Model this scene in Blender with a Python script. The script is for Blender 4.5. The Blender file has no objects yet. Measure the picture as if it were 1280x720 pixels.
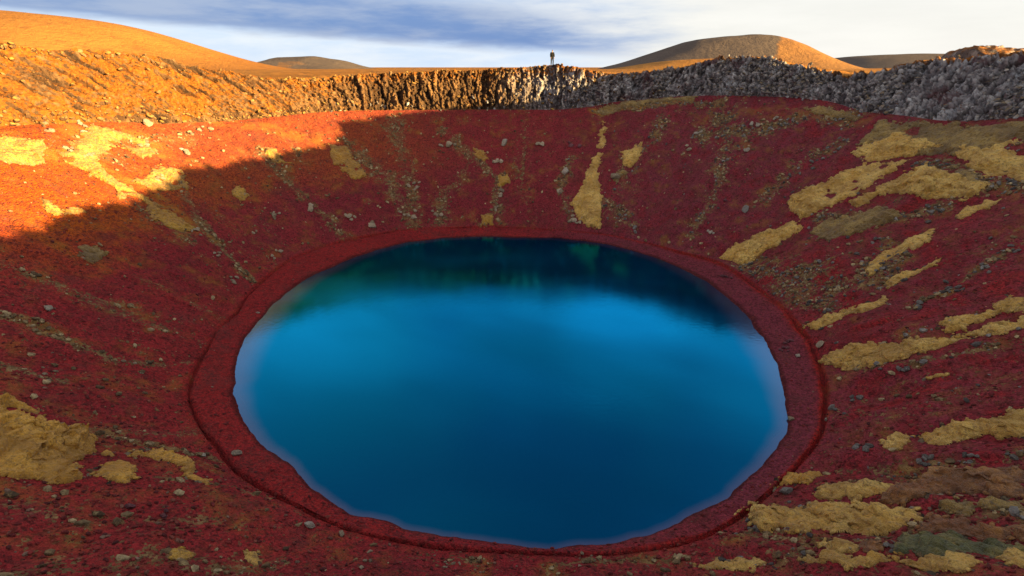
import bpy, bmesh, math, random
import numpy as np
from mathutils import Vector, kdtree
random.seed(5); rng = np.random.default_rng(5)
PI = math.pi

# ------------------------------------------------------------------ camera numbers
D = 16.0; F = 620.0; HY = 84.0            # eye height over the water, focal length in px of a 1280 frame, horizon row
p = math.atan((360-HY)/F); cp, sp = math.cos(p), math.sin(p)
def proj(P):
    x, y, z = P[..., 0], P[..., 1], P[..., 2]-D
    zc = y*cp-z*sp; yu = y*sp+z*cp
    zc = np.where(zc > .1, zc, np.nan)
    return 640+F*x/zc, 360-F*yu/zc, zc
def ray(px, py, z):
    a = (px-640)/F; b = -(py-360)/F
    d = np.stack([a, cp+b*sp, -sp+b*cp], -1)
    return d*((z-D)/d[..., 2])[..., None]+np.array([0, 0, D])

# ------------------------------------------------------------------ noise
def _h(i, j, k, s):
    n = (i*374761393+j*668265263+k*2147483647+s*1274126177) & 0xffffffff
    n = ((n ^ (n >> 13))*1274126177) & 0xffffffff
    n = ((n ^ (n >> 16))*2246822519) & 0xffffffff
    return ((n ^ (n >> 15)) & 0xffffff)/float(0xffffff)
def vnoise(P, s=0):
    P = np.asarray(P, float); f = np.floor(P); t = P-f; i = f.astype(np.int64)
    t = t*t*t*(t*(t*6-15)+10)
    r = 0
    for a in (0, 1):
        for b in (0, 1):
            for c in (0, 1):
                w = (t[..., 0] if a else 1-t[..., 0])*(t[..., 1] if b else 1-t[..., 1])*(t[..., 2] if c else 1-t[..., 2])
                r = r+w*_h(i[..., 0]+a, i[..., 1]+b, i[..., 2]+c, s)
    return r*2-1
def fbm(P, sc, o=4, s=0, g=.5):
    r = 0; a = 1; P = np.asarray(P)/sc; n = 0
    for k in range(o):
        r = r+a*vnoise(P, s+k*17); n += a; a *= g; P = P*2.03+3.7
    return r/n
def worley(P, s=0):
    P = np.asarray(P, float); f = np.floor(P); i = f.astype(np.int64)
    d1 = np.full(P.shape[:-1], 9.); d2 = d1.copy(); idv = np.zeros(P.shape[:-1])
    for a in (-1, 0, 1):
        for b in (-1, 0, 1):
            for c in (-1, 0, 1):
                q = (i[..., 0]+a, i[..., 1]+b, i[..., 2]+c)
                d = np.sqrt((f[..., 0]+a+_h(*q, s)-P[..., 0])**2+(f[..., 1]+b+_h(*q, s+1)-P[..., 1])**2+(f[..., 2]+c+_h(*q, s+2)-P[..., 2])**2)
                h = _h(*q, s+3)
                m = d < d1
                d2 = np.where(m, d1, np.minimum(d2, d)); idv = np.where(m, h, idv); d1 = np.where(m, d, d1)
    return d1, d2-d1, idv
def sm(a, b, x):
    t = np.clip((x-a)/(b-a), 0, 1); return t*t*(3-2*t)

# ------------------------------------------------------------------ object helpers
COL = bpy.context.scene.collection
def link(o): COL.objects.link(o); return o
def mesh_np(name, V, Fq, mat, smooth=True, attrs=None, parent=None):
    me = bpy.data.meshes.new(name)
    V = np.ascontiguousarray(V, np.float32).reshape(-1, 3); Fq = np.ascontiguousarray(Fq, np.int32)
    n, k = Fq.shape
    me.vertices.add(len(V)); me.vertices.foreach_set('co', V.ravel())
    me.loops.add(n*k); me.loops.foreach_set('vertex_index', Fq.ravel())
    me.polygons.add(n); me.polygons.foreach_set('loop_start', np.arange(n, dtype=np.int32)*k)
    me.polygons.foreach_set('use_smooth', np.full(n, smooth))
    me.update(calc_edges=True)
    for a, v in (attrs or {}).items():
        at = me.attributes.new(a, 'FLOAT', 'POINT'); at.data.foreach_set('value', np.ascontiguousarray(v, np.float32).ravel())
    me.materials.append(mat)
    o = bpy.data.objects.new(name, me); link(o)
    if parent: o.parent = parent
    return o
def tag(o, label=None, cat=None, group=None, kind=None):
    if label: o['label'] = label
    if cat: o['category'] = cat
    if group: o['group'] = group
    if kind: o['kind'] = kind
    return o
def gridfaces(r, c, wrap=False, base=0):
    i = np.arange(r-1)[:, None]; j = np.arange(c if wrap else c-1)[None]
    j2 = (j+1) % c
    return (np.stack([i*c+j, i*c+j2, (i+1)*c+j2, (i+1)*c+j], -1)+base).reshape(-1, 4)

# ------------------------------------------------------------------ material helpers
class NT:
    def __init__(s, name):
        s.m = bpy.data.materials.new(name); s.m.use_nodes = True; s.t = s.m.node_tree; s.t.nodes.clear()
        s.out = s.n('ShaderNodeOutputMaterial'); s.co = s.n('ShaderNodeTexCoord').outputs['Object']
    def n(s, t, **k):
        x = s.t.nodes.new(t)
        for a, v in k.items(): setattr(x, a, v)
        return x
    def l(s, a, b): s.t.links.new(a, b)
    def put(s, sock, v):
        if isinstance(v, bpy.types.NodeSocket): s.l(v, sock)
        elif isinstance(v, (tuple, list)) and len(v) == 3 and sock.type == 'RGBA': sock.default_value = (*v, 1)
        else: sock.default_value = v
    def noise(s, sc, det=4, rough=.55, co=None, w=0., color=False):
        x = s.n('ShaderNodeTexNoise', noise_dimensions='4D' if w else '3D'); s.put(x.inputs['Vector'], co or s.co)
        x.inputs['Scale'].default_value = sc; x.inputs['Detail'].default_value = det; x.inputs['Roughness'].default_value = rough
        if w: x.inputs['W'].default_value = w
        return x.outputs['Color' if color else 'Fac']
    def voro(s, sc, out='Distance', co=None, feat='F1', rnd=1.):
        x = s.n('ShaderNodeTexVoronoi', feature=feat); s.put(x.inputs['Vector'], co or s.co); x.inputs['Scale'].default_value = sc
        return x.outputs[out]
    def sep(s, v, k):
        x = s.n('ShaderNodeSeparateXYZ'); s.l(v, x.inputs[0]); return x.outputs[k]
    def scale(s, v, sc):
        x = s.n('ShaderNodeMapping'); s.l(v, x.inputs['Vector']); x.inputs['Scale'].default_value = sc; return x.outputs[0]
    def rot(s, v, a):
        x = s.n('ShaderNodeMapping'); s.l(v, x.inputs['Vector']); x.inputs['Rotation'].default_value[2] = a; return x.outputs[0]
    def mr(s, v, a, b, c=0., d=1.):
        x = s.n('ShaderNodeMapRange', interpolation_type='SMOOTHSTEP'); s.put(x.inputs[0], v)
        for k, q in enumerate((a, b, c, d)): s.put(x.inputs[k+1], q)
        return x.outputs[0]
    def math(s, op, a, b=0., clamp=False):
        x = s.n('ShaderNodeMath', operation=op, use_clamp=clamp); s.put(x.inputs[0], a); s.put(x.inputs[1], b); return x.outputs[0]
    def mix(s, f, a, b, mode='MIX'):
        x = s.n('ShaderNodeMix', data_type='RGBA', blend_type=mode); s.put(x.inputs[0], f); s.put(x.inputs[6], a); s.put(x.inputs[7], b); return x.outputs[2]
    def attr(s, a): return s.n('ShaderNodeAttribute', attribute_name=a).outputs['Fac']
    def isl(s): return s.n('ShaderNodeNewGeometry').outputs['Random Per Island']
    def nz(s):
        return s.sep(s.n('ShaderNodeNewGeometry').outputs['Normal'], 2)
    def ramp(s, f, stops, interp='LINEAR'):
        x = s.n('ShaderNodeValToRGB'); s.put(x.inputs[0], f); r = x.color_ramp; r.interpolation = interp
        while len(r.elements) < len(stops): r.elements.new(.5)
        for e, (q, c) in zip(r.elements, stops): e.position = q; e.color = (*c, 1)
        return x.outputs[0]
    def bump(s, h, dist, st=1., normal=None):
        x = s.n('ShaderNodeBump'); s.put(x.inputs['Height'], h); x.inputs['Distance'].default_value = dist; x.inputs['Strength'].default_value = st
        if normal: s.l(normal, x.inputs['Normal'])
        return x.outputs[0]
    def bsdf(s, col, rough=.9, normal=None, spec=.2, **k):
        x = s.n('ShaderNodeBsdfPrincipled'); s.put(x.inputs['Base Color'], col); s.put(x.inputs['Roughness'], rough)
        x.inputs['Specular IOR Level'].default_value = spec
        for a, v in k.items(): s.put(x.inputs[a.replace('_', ' ')], v)
        if normal: s.l(normal, x.inputs['Normal'])
        s.l(x.outputs[0], s.out.inputs[0]); return s.m

# scoria
def scoria():
    t = NT('red_scoria')
    big = t.noise(.12, 4); mid = t.noise(.9, 5, .6); fine = t.noise(9, 3, .7)
    v = t.voro(11, 'Color'); vr = t.sep(v, 0); vg = t.sep(v, 1)
    v2 = t.sep(t.voro(4.5, 'Color'), 0)
    red = t.mix(t.mr(big, .35, .65), (.40, .032, .032), (.30, .024, .031))
    red = t.mix(t.attr('orange'), red, (.52, .105, .006))  # low sun's orange on the upper left wall, put into the base colour
    red = t.mix(t.attr('purple'), red, (.25, .042, .062))
    red = t.mix(t.attr('lip'), red, (.42, .018, .012))
    red = t.mix(t.mr(mid, .48, .75, 0, .35), red, (.075, .010, .009))
    # single grains: dark ones and lighter pinkish ones
    red = t.mix(t.mr(vr, .5, .95, 0, .65), red, (.07, .014, .014))
    red = t.mix(t.mr(t.sep(t.voro(5.5, 'Color'), 1), .6, 1., 0, .5), red, (.07, .016, .016))
    red = t.mix(t.attr('wet'), red, (.05, .008, .008))
    red = t.mix(t.mr(vg, .80, 1, 0, .5), red, (.30, .06, .045))
    red = t.mix(t.mr(fine, .3, .7, .5, 0), red, (.04, .005, .005))
    # olive brown lichen film
    ol = t.attr('olive')
    red = t.mix(t.math('MULTIPLY', t.mr(t.noise(1., 5, .6, co=t.scale(t.co, (.5, .5, .9)), w=7.), .5, .7), .4), red, (.10, .035, .030))
    th = t.math('SUBTRACT', 1.02, t.math('MULTIPLY', ol, .72))
    sel = t.mr(t.math('ADD', t.math('MULTIPLY', v2, .5), t.math('MULTIPLY', vr, .5)), t.math('SUBTRACT', th, .10), t.math('ADD', th, .12))
    oc = t.ramp(t.noise(2.2, 3), [(.3, (.075, .045, .022)), (.5, (.17, .105, .046)), (.7, (.30, .20, .085))])
    col = t.mix(t.math('MULTIPLY', t.mr(ol, .25, .9), .5), red, t.mix(.5, red, (.10, .055, .032)))
    col = t.mix(t.math('MULTIPLY', sel, .9), col, oc)
    m2 = t.attr('dust')
    col = t.mix(t.math('MULTIPLY', m2, t.mr(mid, .35, .6)), col, (.36, .16, .025))
    h = t.math('ADD', t.math('MULTIPLY', t.voro(11), -.8), t.math('ADD', t.math('MULTIPLY', t.voro(26), -.4), t.math('MULTIPLY', mid, .5)))
    return t.bsdf(col, .95, t.bump(h, .09, 1.), .12)
def moss(name, a, b, dk, k=1.):
    t = NT(name)
    n = t.noise(.8, 4); f = t.noise(6, 5, .65); g = t.noise(22, 3, .7)
    c = t.mix(t.mr(n, .35, .65), a, b)
    c = t.mix(t.mr(f, .50, .68, 0, .75), c, dk)
    c = t.mix(t.mr(g, .45, .72, 0, .55), c, dk)
    c = t.mix(t.mr(t.voro(14, 'Distance'), .25, .0, 0, .45), c, tuple(min(1, x*1.35) for x in a))
    c = t.mix(t.mr(t.noise(.6, 5, .65, w=3.), .47, .60, 0, .75), c, tuple(.55*x+.45*y for x, y in zip(dk, b)))
    rim = t.math('MULTIPLY', t.attr('edge_shade'), t.mr(t.noise(3., 4, .7, w=5.), .38, .62, .25, 1.))  # brown rim painted in as shadow along the mat edges
    c = t.mix(t.math('MULTIPLY', rim, .8), c, tuple(.75*x+.25*y for x, y in zip(dk, b)))
    h = t.math('ADD', t.math('MULTIPLY', f, 1.), t.math('ADD', t.math('MULTIPLY', g, .5), t.math('MULTIPLY', t.voro(5), -.6)))
    return t.bsdf(c, .97, t.bump(h, .22, 1.), .1, Sheen_Weight=.15, Sheen_Roughness=.6)
def stone(name, stops, lich=(.30, .29, .25), amt=.5, isl=True, gold=0.):
    t = NT(name)
    r = t.isl() if isl else t.n('ShaderNodeObjectInfo').outputs['Random']
    c = t.ramp(r, stops)
    n = t.noise(7, 5, .65)
    c = t.mix(t.mr(n, .35, .75, .6, 0), c, (.02, .016, .014))
    c = t.mix(t.mr(t.noise(3.5, 4, .6, w=2.), .55, .68, 0, amt), c, lich)
    if gold:
        up = t.mr(t.math('ADD', t.nz(), t.math('MULTIPLY', t.noise(1.3, 3), .8)), .75, 1.15)
        c = t.mix(t.math('MULTIPLY', up, gold), c, (.40, .23, .05))
    return t.bsdf(c, .93, t.bump(t.noise(12, 6, .7), .08, .9), .2)
def cliffmat():
    t = NT('rim_rock')
    gy = t.attr('grey'); gr = t.attr('grassy'); gap = t.attr('gap'); cid = t.attr('cell')
    br = t.ramp(cid, [(0, (.05, .024, .012)), (.5, (.13, .066, .028)), (1, (.26, .14, .06))])
    gc = t.ramp(cid, [(0, (.08, .065, .066)), (.45, (.20, .17, .172)), (.8, (.44, .39, .37)), (1, (.66, .61, .57))])
    c = t.mix(gy, br, gc)
    c = t.mix(t.math('MULTIPLY', gy, t.mr(t.noise(.5, 5, .65, w=8.), .50, .66, 0, .7)), c, (.52, .50, .50))
    c = t.mix(t.mr(t.noise(3.2, 5, .7), .47, .7, 0, .75), c, (.045, .03, .024))
    c = t.mix(t.math('MULTIPLY', gy, t.mr(t.noise(.35, 4, .6, w=4.), .55, .65, 0, .6)), c, (.13, .03, .035))
    up = t.math('ADD', t.math('MULTIPLY', t.nz(), .6), t.math('ADD', t.math('MULTIPLY', t.noise(1.1, 5, .65), .9), t.math('MULTIPLY', gr, .75)))
    c = t.mix(t.mr(up, 1.0, 1.22, 0, .9), c, t.mix(t.mr(t.noise(4, 4), .35, .65), (.33, .112, .011), (.20, .066, .009)))
    c = t.mix(t.mr(gap, .0, .15, .65, 0), c, (.02, .013, .010))
    return t.bsdf(c, .95, t.bump(t.math('ADD', t.noise(5, 6, .7), t.math('MULTIPLY', t.voro(3.2), -.5)), .22, 1.), .15)
def plainmat(name, a, b, d, sc=.02, shade_brown=False):
    t = NT(name)
    c = t.mix(t.mr(t.noise(sc, 6, .6), .38, .62), a, b)
    c = t.mix(t.mr(t.noise(sc*9, 6, .65), .5, .72, 0, .65), c, d)
    if shade_brown: c = t.mix(t.mr(t.math('ADD', t.attr('shade_brown'), t.math('MULTIPLY', t.math('SUBTRACT', t.noise(.03, 5, .6), .5), .9)), .42, .58), c, t.mix(t.noise(.08, 4), (.085, .062, .05), (.13, .095, .075)))  # dark brown mixed in, also painting the shade on left flanks
    return t.bsdf(c, 1., t.bump(t.noise(sc*30, 5, .7), 1.2*.02/sc if sc < .1 else .12, .6), .05)
M_SC = scoria(); M_CL = cliffmat()
M_GOLD = moss('golden_moss', (.86, .54, .125), (.72, .39, .062), (.20, .09, .02))
M_YEL = moss('yellow_moss', (.62, .33, .030), (.48, .22, .020), (.15, .065, .010))
M_YEL_BR = moss('brightened_yellow_moss', (.84, .43, .05), (.70, .33, .03), (.22, .10, .015))  # same yellow moss, colour brightened for mats lying in shade
M_OLV = moss('olive_moss', (.42, .255, .055), (.27, .15, .035), (.07, .036, .012))
M_ORG = moss('orange_moss', (.50, .22, .045), (.27, .09, .025), (.09, .035, .012))
M_GRN = moss('green_moss', (.36, .26, .06), (.13, .13, .035), (.045, .04, .012))
M_GREY = stone('grey_stone', [(0, (.06, .05, .046)), (.5, (.16, .135, .12)), (1, (.34, .30, .26))])
M_TAN = stone('lichen_stone', [(0, (.10, .06, .03)), (.5, (.28, .18, .085)), (1, (.60, .44, .23))], (.46, .34, .15))
M_DRK = stone('dark_edge_stone', [(0, (.035, .022, .016)), (.6, (.10, .07, .045)), (.85, (.24, .17, .10)), (1, (.42, .33, .22))], (.30, .22, .11))
M_RED = stone('scoria_stone', [(0, (.10, .012, .013)), (.45, (.24, .022, .022)), (.8, (.34, .04, .034)), (.93, (.28, .09, .06)), (1, (.32, .2, .14))], (.10, .05, .03), .25)
M_RUBB = stone('rim_rubble_stone', [(0, (.08, .065, .065)), (.5, (.21, .185, .185)), (.85, (.36, .335, .335)), (1, (.5, .47, .45))], (.42, .39, .36), .5, gold=.3)
M_RUBL = stone('bank_rubble_stone', [(0, (.06, .024, .010)), (.5, (.15, .068, .024)), (1, (.32, .18, .08))], (.42, .27, .10), .6, gold=.8)
M_BO_P = stone('pale_boulder', [(0, (.36, .28, .20)), (1, (.60, .50, .39))], (.55, .45, .30), .5, isl=False)
M_BO_T = stone('tan_boulder', [(0, (.30, .22, .14)), (1, (.60, .46, .31))], (.48, .36, .17), .7, isl=False)
M_BO_G = stone('dark_boulder', [(0, (.13, .11, .095)), (1, (.36, .31, .27))], (.30, .29, .25), .8, isl=False)
M_BO_M = stone('maroon_boulder', [(0, (.14, .04, .05)), (1, (.26, .09, .10))], (.30, .2, .18), .4, isl=False)

# ------------------------------------------------------------------ traced outlines, laid on the level or slope they belong to
SH = [(640,297),(700,298),(760,306),(820,322),(870,345),(910,372),(940,405),(957,430),(972,465),(984,500),(985,525),(978,548),(960,572),(930,602),(890,632),(850,653),(800,672),(750,681),(700,683),(650,679),(600,673),(560,667),(520,660),(480,653),(440,645),(400,618),(366,587),(340,566),(316,544),(298,512),(292,480),(298,450),(307,425),(330,395),(355,370),(385,348),(420,332),(460,316),(510,303),(570,297)]
TE = [(640,284),(700,288),(750,292),(800,302),(850,314),(900,327),(951,361),(984,388),(1008,415),(1028,455),(1035,480),(1035,513),(1028,547),(1005,577),(974,608),(941,638),(900,665),(850,683),(800,691),(740,696),(690,695),(640,692),(560,688),(492,678),(430,662),(369,634),(336,618),(292,591),(269,561),(245,530),(232,495),(234,475),(255,438),(296,388),(322,354),(370,320),(430,300),(500,288),(570,284)]
S3 = ray(*np.array(SH, float).T, 0.0); T3 = ray(*np.array(TE, float).T, 0.5)
C = (S3[:, :2].max(0)+S3[:, :2].min(0))/2
N = 2400
phi = np.arange(N)/N*2*PI
def polar(P):
    a = np.arctan2(P[:, 1]-C[1], P[:, 0]-C[0]); r = np.hypot(P[:, 1]-C[1], P[:, 0]-C[0]); o = np.argsort(a)
    v = np.interp(phi, a[o], r[o], period=2*PI)
    return psmooth(v, 14)
def psmooth(v, w):
    k = np.exp(-np.linspace(-2, 2, 2*w+1)**2); k /= k.sum()
    return np.convolve(np.concatenate([v[-w:], v, v[:w]]), k, 'valid')
r_sh = polar(S3); r_te = polar(T3)
cph, sph = np.cos(phi), np.sin(phi)
wob = fbm(np.stack([cph*18, sph*18, 0*phi], -1), 1.6, 4, 3)
r_sh = r_sh+wob*.22
SL = math.radians(33); cs, ss = math.cos(SL), math.sin(SL)
BX = [-200,0,50,100,150,200,250,300,350,400,450,600,700,740,770,800,850,900,950,1000,1040,1080,1120,1170,1200,1280,1500]
BY = [175,158,155,153,152,155,153,150,145,140,138,137,137,133,127,125,120,119,120,122,127,140,143,150,152,146,140]
TX = [-200,0,50,100,150,200,230,270,330,400,450,500,550,600,650,690,720,760,800,850,890,930,960,1000,1050,1100,1130,1150,1200,1250,1280,1500]
TY = [40,54,62,62,65,70,80,88,97,98,93,90,88,87,84,80,84,92,90,83,75,70,72,82,92,90,80,74,73,68,62,50]
deg = np.degrees(phi); deg = np.where(deg > 180, deg-360, deg)
s_b = np.full(N, np.nan)
sv = np.arange(3, 40, .04)
for i in range(N):
    P = np.stack([C[0]+cph[i]*(r_te[i]+sv*cs), C[1]+sph[i]*(r_te[i]+sv*cs), .5+sv*ss], -1)
    x, y, z = proj(P); g = y-np.interp(x, BX, BY)
    k = np.where((g[:-1] > 0) & (g[1:] <= 0) & (x[1:] > -60) & (x[1:] < 1340))[0]
    if len(k): s_b[i] = sv[k[0]]
ok = ~np.isnan(s_b)
# away from the view the wall keeps rising to the same height all round
ext = np.isin(np.round(deg).astype(int), [-150, -120, -90, -60, -30]) & ~ok
s_b[ext] = 21.5; ok2 = ~np.isnan(s_b)
s_b = psmooth(np.interp(np.arange(N), np.arange(N)[ok2], s_b[ok2], period=N), 12)
bx, by, bz = C[0]+cph*(r_te+s_b*cs), C[1]+sph*(r_te+s_b*cs), .5+s_b*ss
# cliff steepness by bearing: columns at the centre, a bank at the left, a rubble slope at the right
cang = np.interp(np.where(deg < -90, deg+360, deg), [-90, 0, 15, 28, 45, 60, 72, 110, 122, 140, 165, 200, 270], [50, 45, 45, 50, 62, 64, 74, 74, 66, 50, 44, 45, 50])
cang = np.radians(psmooth(cang, 30))
c_l = np.full(N, np.nan); cv = np.arange(.3, 16, .03)
for i in range(N):
    if not ok[i]: continue
    P = np.stack([bx[i]+cph[i]*cv*np.cos(cang[i]), by[i]+sph[i]*cv*np.cos(cang[i]), bz[i]+cv*np.sin(cang[i])], -1)
    x, y, z = proj(P); g = y-np.interp(x, TX, TY)
    k = np.where((g[:-1] > 0) & (g[1:] <= 0))[0]
    if len(k): c_l[i] = cv[k[0]]
okc = ~np.isnan(c_l)
# ---- sun
AZ, EL = math.radians(-22), math.radians(6.35)
sun = np.array([math.cos(AZ)*math.cos(EL), math.sin(AZ)*math.cos(EL), math.sin(EL)])
# rim height outside the frame on the right: the skyline whose shade ends where the photo's shade ends
need = []
Pg = np.stack([C[0]+cph[:, None]*(r_te[:, None]+sv[None]*cs*.62), C[1]+sph[:, None]*(r_te[:, None]+sv[None]*cs*.62), .5+sv[None]*.62*ss+0*cph[:, None]], -1)
gx, gy_, gz_ = proj(Pg)
for b in [(455,175),(430,181),(360,190),(300,205),(232,214),(215,242),(150,258),(100,272),(50,295),(5,308),(-60,330)]:
    k = np.nanargmin((gx-b[0])**2+(gy_-b[1])**2); q = Pg.reshape(-1, 3)[k]
    w = q[:2]-C; d2 = sun[:2]/np.linalg.norm(sun[:2]); B = w@d2; R = 42.5
    t_ = -B+math.sqrt(B*B-w@w+R*R); e = q[:2]+d2*t_
    need.append((math.degrees(math.atan2(e[1]-C[1], e[0]-C[0])), q[2]+t_*math.tan(EL)))
need = sorted(need)
print('need', [(round(a), round(b, 1)) for a, b in need])
ztop = bz+np.nan_to_num(c_l)*np.sin(cang)
print('in-frame rim', [(int(deg[i]), round(float(ztop[i]), 1)) for i in range(0, N, 80) if okc[i]])
first = deg[okc & (deg < 90)].min(); last = deg[okc & (deg > 90)].max() if (okc & (deg > 90)).any() else 170
zt = np.where(okc, ztop, np.nan)
for a, z in need:
    if a < first-1.5: zt[np.argmin(abs(deg-a))] = z
for a, z in [(-170, 15.5), (-140, 15), (-110, 14.6), (-80, 14.6)]:
    zt[np.argmin(abs(deg-a))] = z
g_ = ~np.isnan(zt)
zt = psmooth(np.interp(np.arange(N), np.arange(N)[g_], zt[g_], period=N), 6)
rel = np.clip(zt-bz, .8, 9)
ctx_ = cph*rel/np.tan(cang); cty_ = sph*rel/np.tan(cang)

# ------------------------------------------------------------------ the ground as one swept grid: rows outward, columns round the lake
rows = []; attrs0 = {k: [] for k in ('olive', 'purple', 'lip', 'orange', 'dust')}
nW, nT, nS, nC, nP = 8, 26, 270, 110, 70
ring = lambda r, z: np.stack([C[0]+cph*r, C[1]+sph*r, z+0*phi], -1)
R_all = []
for k in range(nW):
    t_ = k/nW; R_all.append(ring(r_sh*(.78+.22*t_), -2.2*(1-t_)))
for k in range(nT):
    t_ = k/nT
    z = .50*(1-(1-t_)**1.6)+.0
    z = z-.30*np.exp(-((t_-.95)/.045)**2)+.06*np.exp(-((t_-.80)/.10)**2)+wob*.14*t_          # the small trench under the foot of the scree
    R_all.append(ring(r_sh+(r_te-r_sh)*t_, z))
for k in range(nS+1):
    s_ = s_b*k/nS
    R_all.append(np.stack([C[0]+cph*(r_te+s_*cs), C[1]+sph*(r_te+s_*cs), .5+s_*ss], -1))
j_s0 = nW+nT; j_s1 = j_s0+nS
G = np.stack(R_all, 0)                                # rows x N x 3
# slope relief
def rownorm(G):
    du = np.gradient(G, axis=0); dv = (np.roll(G, -1, 1)-np.roll(G, 1, 1))
    n = np.cross(dv, du); n /= np.linalg.norm(n, axis=-1, keepdims=True)+1e-9
    return n*np.sign(n[..., 2:3]+1e-9)
nrm = rownorm(G)
jj = np.arange(G.shape[0])[:, None]
inS = np.clip((jj-j_s0)/12., 0, 1)*np.clip((j_s1-jj)/10., 0, 1)
sArc = np.zeros(G.shape[:2]); sArc[j_s0:] = s_b[None]*(np.arange(nS+1)[:, None]/nS)
cyl = np.stack([cph[None]*30+0*sArc, sph[None]*30+0*sArc, sArc*.16], -1)
rills = fbm(cyl, 2.6, 5, 11, .55)
lump = fbm(G, 2.8, 5, 21); grain = fbm(G, .34, 3, 31)
side = sm(-.2, .6, cph)[None]                         # rougher, banded ground on the right
disp = inS*(rills*(.42+.30*side)+lump*(.20+.15*side))+grain*.045*np.clip((jj-nW)/6., 0, 1)
disp = disp+(jj >= nW)*(jj < j_s0)*lump*.20*np.clip((jj-nW)/8., 0, 1)
G = G+nrm*disp[..., None]
Gn = rownorm(G)
PX, PY, PZ = proj(G)
# lookup from picture to ground
kd = kdtree.KDTree(((G.shape[0]-nW)//2+1)*(N//2+1)); KI = []
for j in range(nW, G.shape[0], 2):
    xs, ys = PX[j], PY[j]
    for i in range(0, N, 2):
        if xs[i] == xs[i] and -160 < xs[i] < 1440 and 60 < ys[i] < 860:
            kd.insert((xs[i], ys[i], 0), len(KI)); KI.append((j, i))
kd.balance()
def hit(px, py):
    _, k, _ = kd.find((px, py, 0)); return KI[k]
RR = 34.0                                               # local chart: arc metres round the bowl, metres up the slope
SEAM = math.radians(-100); phiw = np.where(phi > 2*PI+SEAM, phi-2*PI, phi)   # the chart is cut at the foot of the near slope
def chart(px, py):
    j, i = hit(px, py)
    return phiw[i]*RR, (j-j_s0)/nS*s_b[i] if j >= j_s0 else (j-j_s0)*.1
def unchart(a, s):
    i = (a/RR)/(2*PI)*N; i0 = np.floor(i).astype(int); fi = i-i0; sb = s_b[i0 % N]
    j = np.clip(j_s0+np.where(s > 0, s/sb*nS, s/.1), nW+1, G.shape[0]-2.001); j0 = np.floor(j).astype(int); fj = j-j0
    def bl(A):
        a_, b_ = A[j0, i0 % N], A[j0, (i0+1) % N]; c_, d_ = A[j0+1, i0 % N], A[j0+1, (i0+1) % N]
        return (a_*(1-fi)[..., None]+b_*fi[..., None])*(1-fj)[..., None]+(c_*(1-fi)[..., None]+d_*fi[..., None])*fj[..., None]
    return bl(G), bl(Gn)
CA, CS_ = np.broadcast_to(phiw[None]*RR, sArc.shape), sArc
def seg_d(X, Y, x0, y0, x1, y1):
    dx, dy = x1-x0, y1-y0; L = dx*dx+dy*dy+1e-9
    t_ = np.clip(((X-x0)*dx+(Y-y0)*dy)/L, 0, 1)
    return np.hypot(X-x0-t_*dx, Y-y0-t_*dy), t_
nzA = fbm(G, 1.1, 5, 41, .6)
def band(pts, w, X=None, Y=None):
    """soft strip along a line of picture points, widths in picture px turned to metres there"""
    X = CA if X is None else X; Y = CS_ if Y is None else Y
    q = [chart(*a) for a in pts]; m = np.zeros(X.shape)
    for (a, b), (pa, pb) in zip(zip(q[:-1], q[1:]), zip(pts[:-1], pts[1:])):
        if abs(a[0]-b[0]) > 40: continue
        j, i = hit(*pa); wm = w*PZ[j, i]/F
        d, _ = seg_d(X, Y, *a, *b)
        m = np.maximum(m, 1-d/wm)
    return m
OL = [([(-20,388),(40,405),(100,432),(150,452),(200,458),(238,452)],20,.95),([(-20,450),(50,468),(75,478)],16,.8),([(-20,515),(100,533),(170,552),(230,565),(290,582)],17,.9),
 ([(110,590),(200,598),(260,602),(340,622)],15,.8),([(232,245),(265,290),(300,335),(312,352)],16,.8),([(325,190),(360,225),(395,258),(425,292)],22,.7),
 ([(440,190),(480,215),(500,250),(515,285)],30,.75),([(490,150),(505,200),(520,270)],22,.7),([(555,165),(590,195),(622,225),(622,260),(600,283)],16,.75),([(590,200),(560,240),(545,280)],22,.55),
 ([(712,200),(700,240),(715,275)],15,.7),([(900,150),(905,200),(890,250),(868,285)],22,.7),([(880,165),(940,165),(1000,150),(1060,150)],20,.75),([(990,335),(1050,350),(1090,345),(1125,310)],45,.85),
 ([(930,330),(1000,370),(1050,385)],30,.75),([(1140,385),(1200,355),(1250,320),(1290,300)],14,.7),([(420,694),(520,697),(600,700)],16,.7),([(690,705),(780,700),(860,696)],12,.8),
 ([(0,720),(150,700),(330,712)],60,.55),([(0,640),(160,655),(260,650)],40,.42),([(955,250),(1000,205),(1050,175)],18,.6),([(770,240),(800,190),(830,150)],20,.45),([(900,700),(1000,690)],30,.5),
 ([(150,240),(190,270),(240,300)],26,.6),([(660,170),(655,230),(665,280)],26,.35),([(1000,500),(1120,520),(1270,470)],40,.3),([(1050,590),(1200,580),(1290,565)],20,.5),([(740,140),(820,132),(900,126)],10,.9),
 ([(0,330),(100,370),(200,400)],50,.3),([(60,180),(140,200),(240,170)],40,.5),([(745,250),(790,280)],20,.6),([(1010,262),(1080,275),(1160,262),(1220,240)],20,.85),([(1150,205),(1210,215),(1290,232)],16,.8),([(1080,460),(1150,455),(1230,430)],14,.7),([(1010,640),(1130,655),(1290,645)],26,.7),([(930,668),(1060,676),(1200,690)],16,.8),([(1020,610),(1100,600),(1200,590)],14,.6),([(1290,375),(1200,400),(1120,420)],12,.5)]
ol = np.zeros(sArc.shape)
for pts, w, k in OL:
    ol = np.maximum(ol, k*sm(.0, .95, band(pts, w*1.05)+nzA*.95-.05)*(band(pts, w*2.4) > 0))
streak = fbm(np.stack([cph[None]*30+0*sArc, sph[None]*30+0*sArc, sArc*.10], -1), 1.7, 5, 45, .6)
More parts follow.
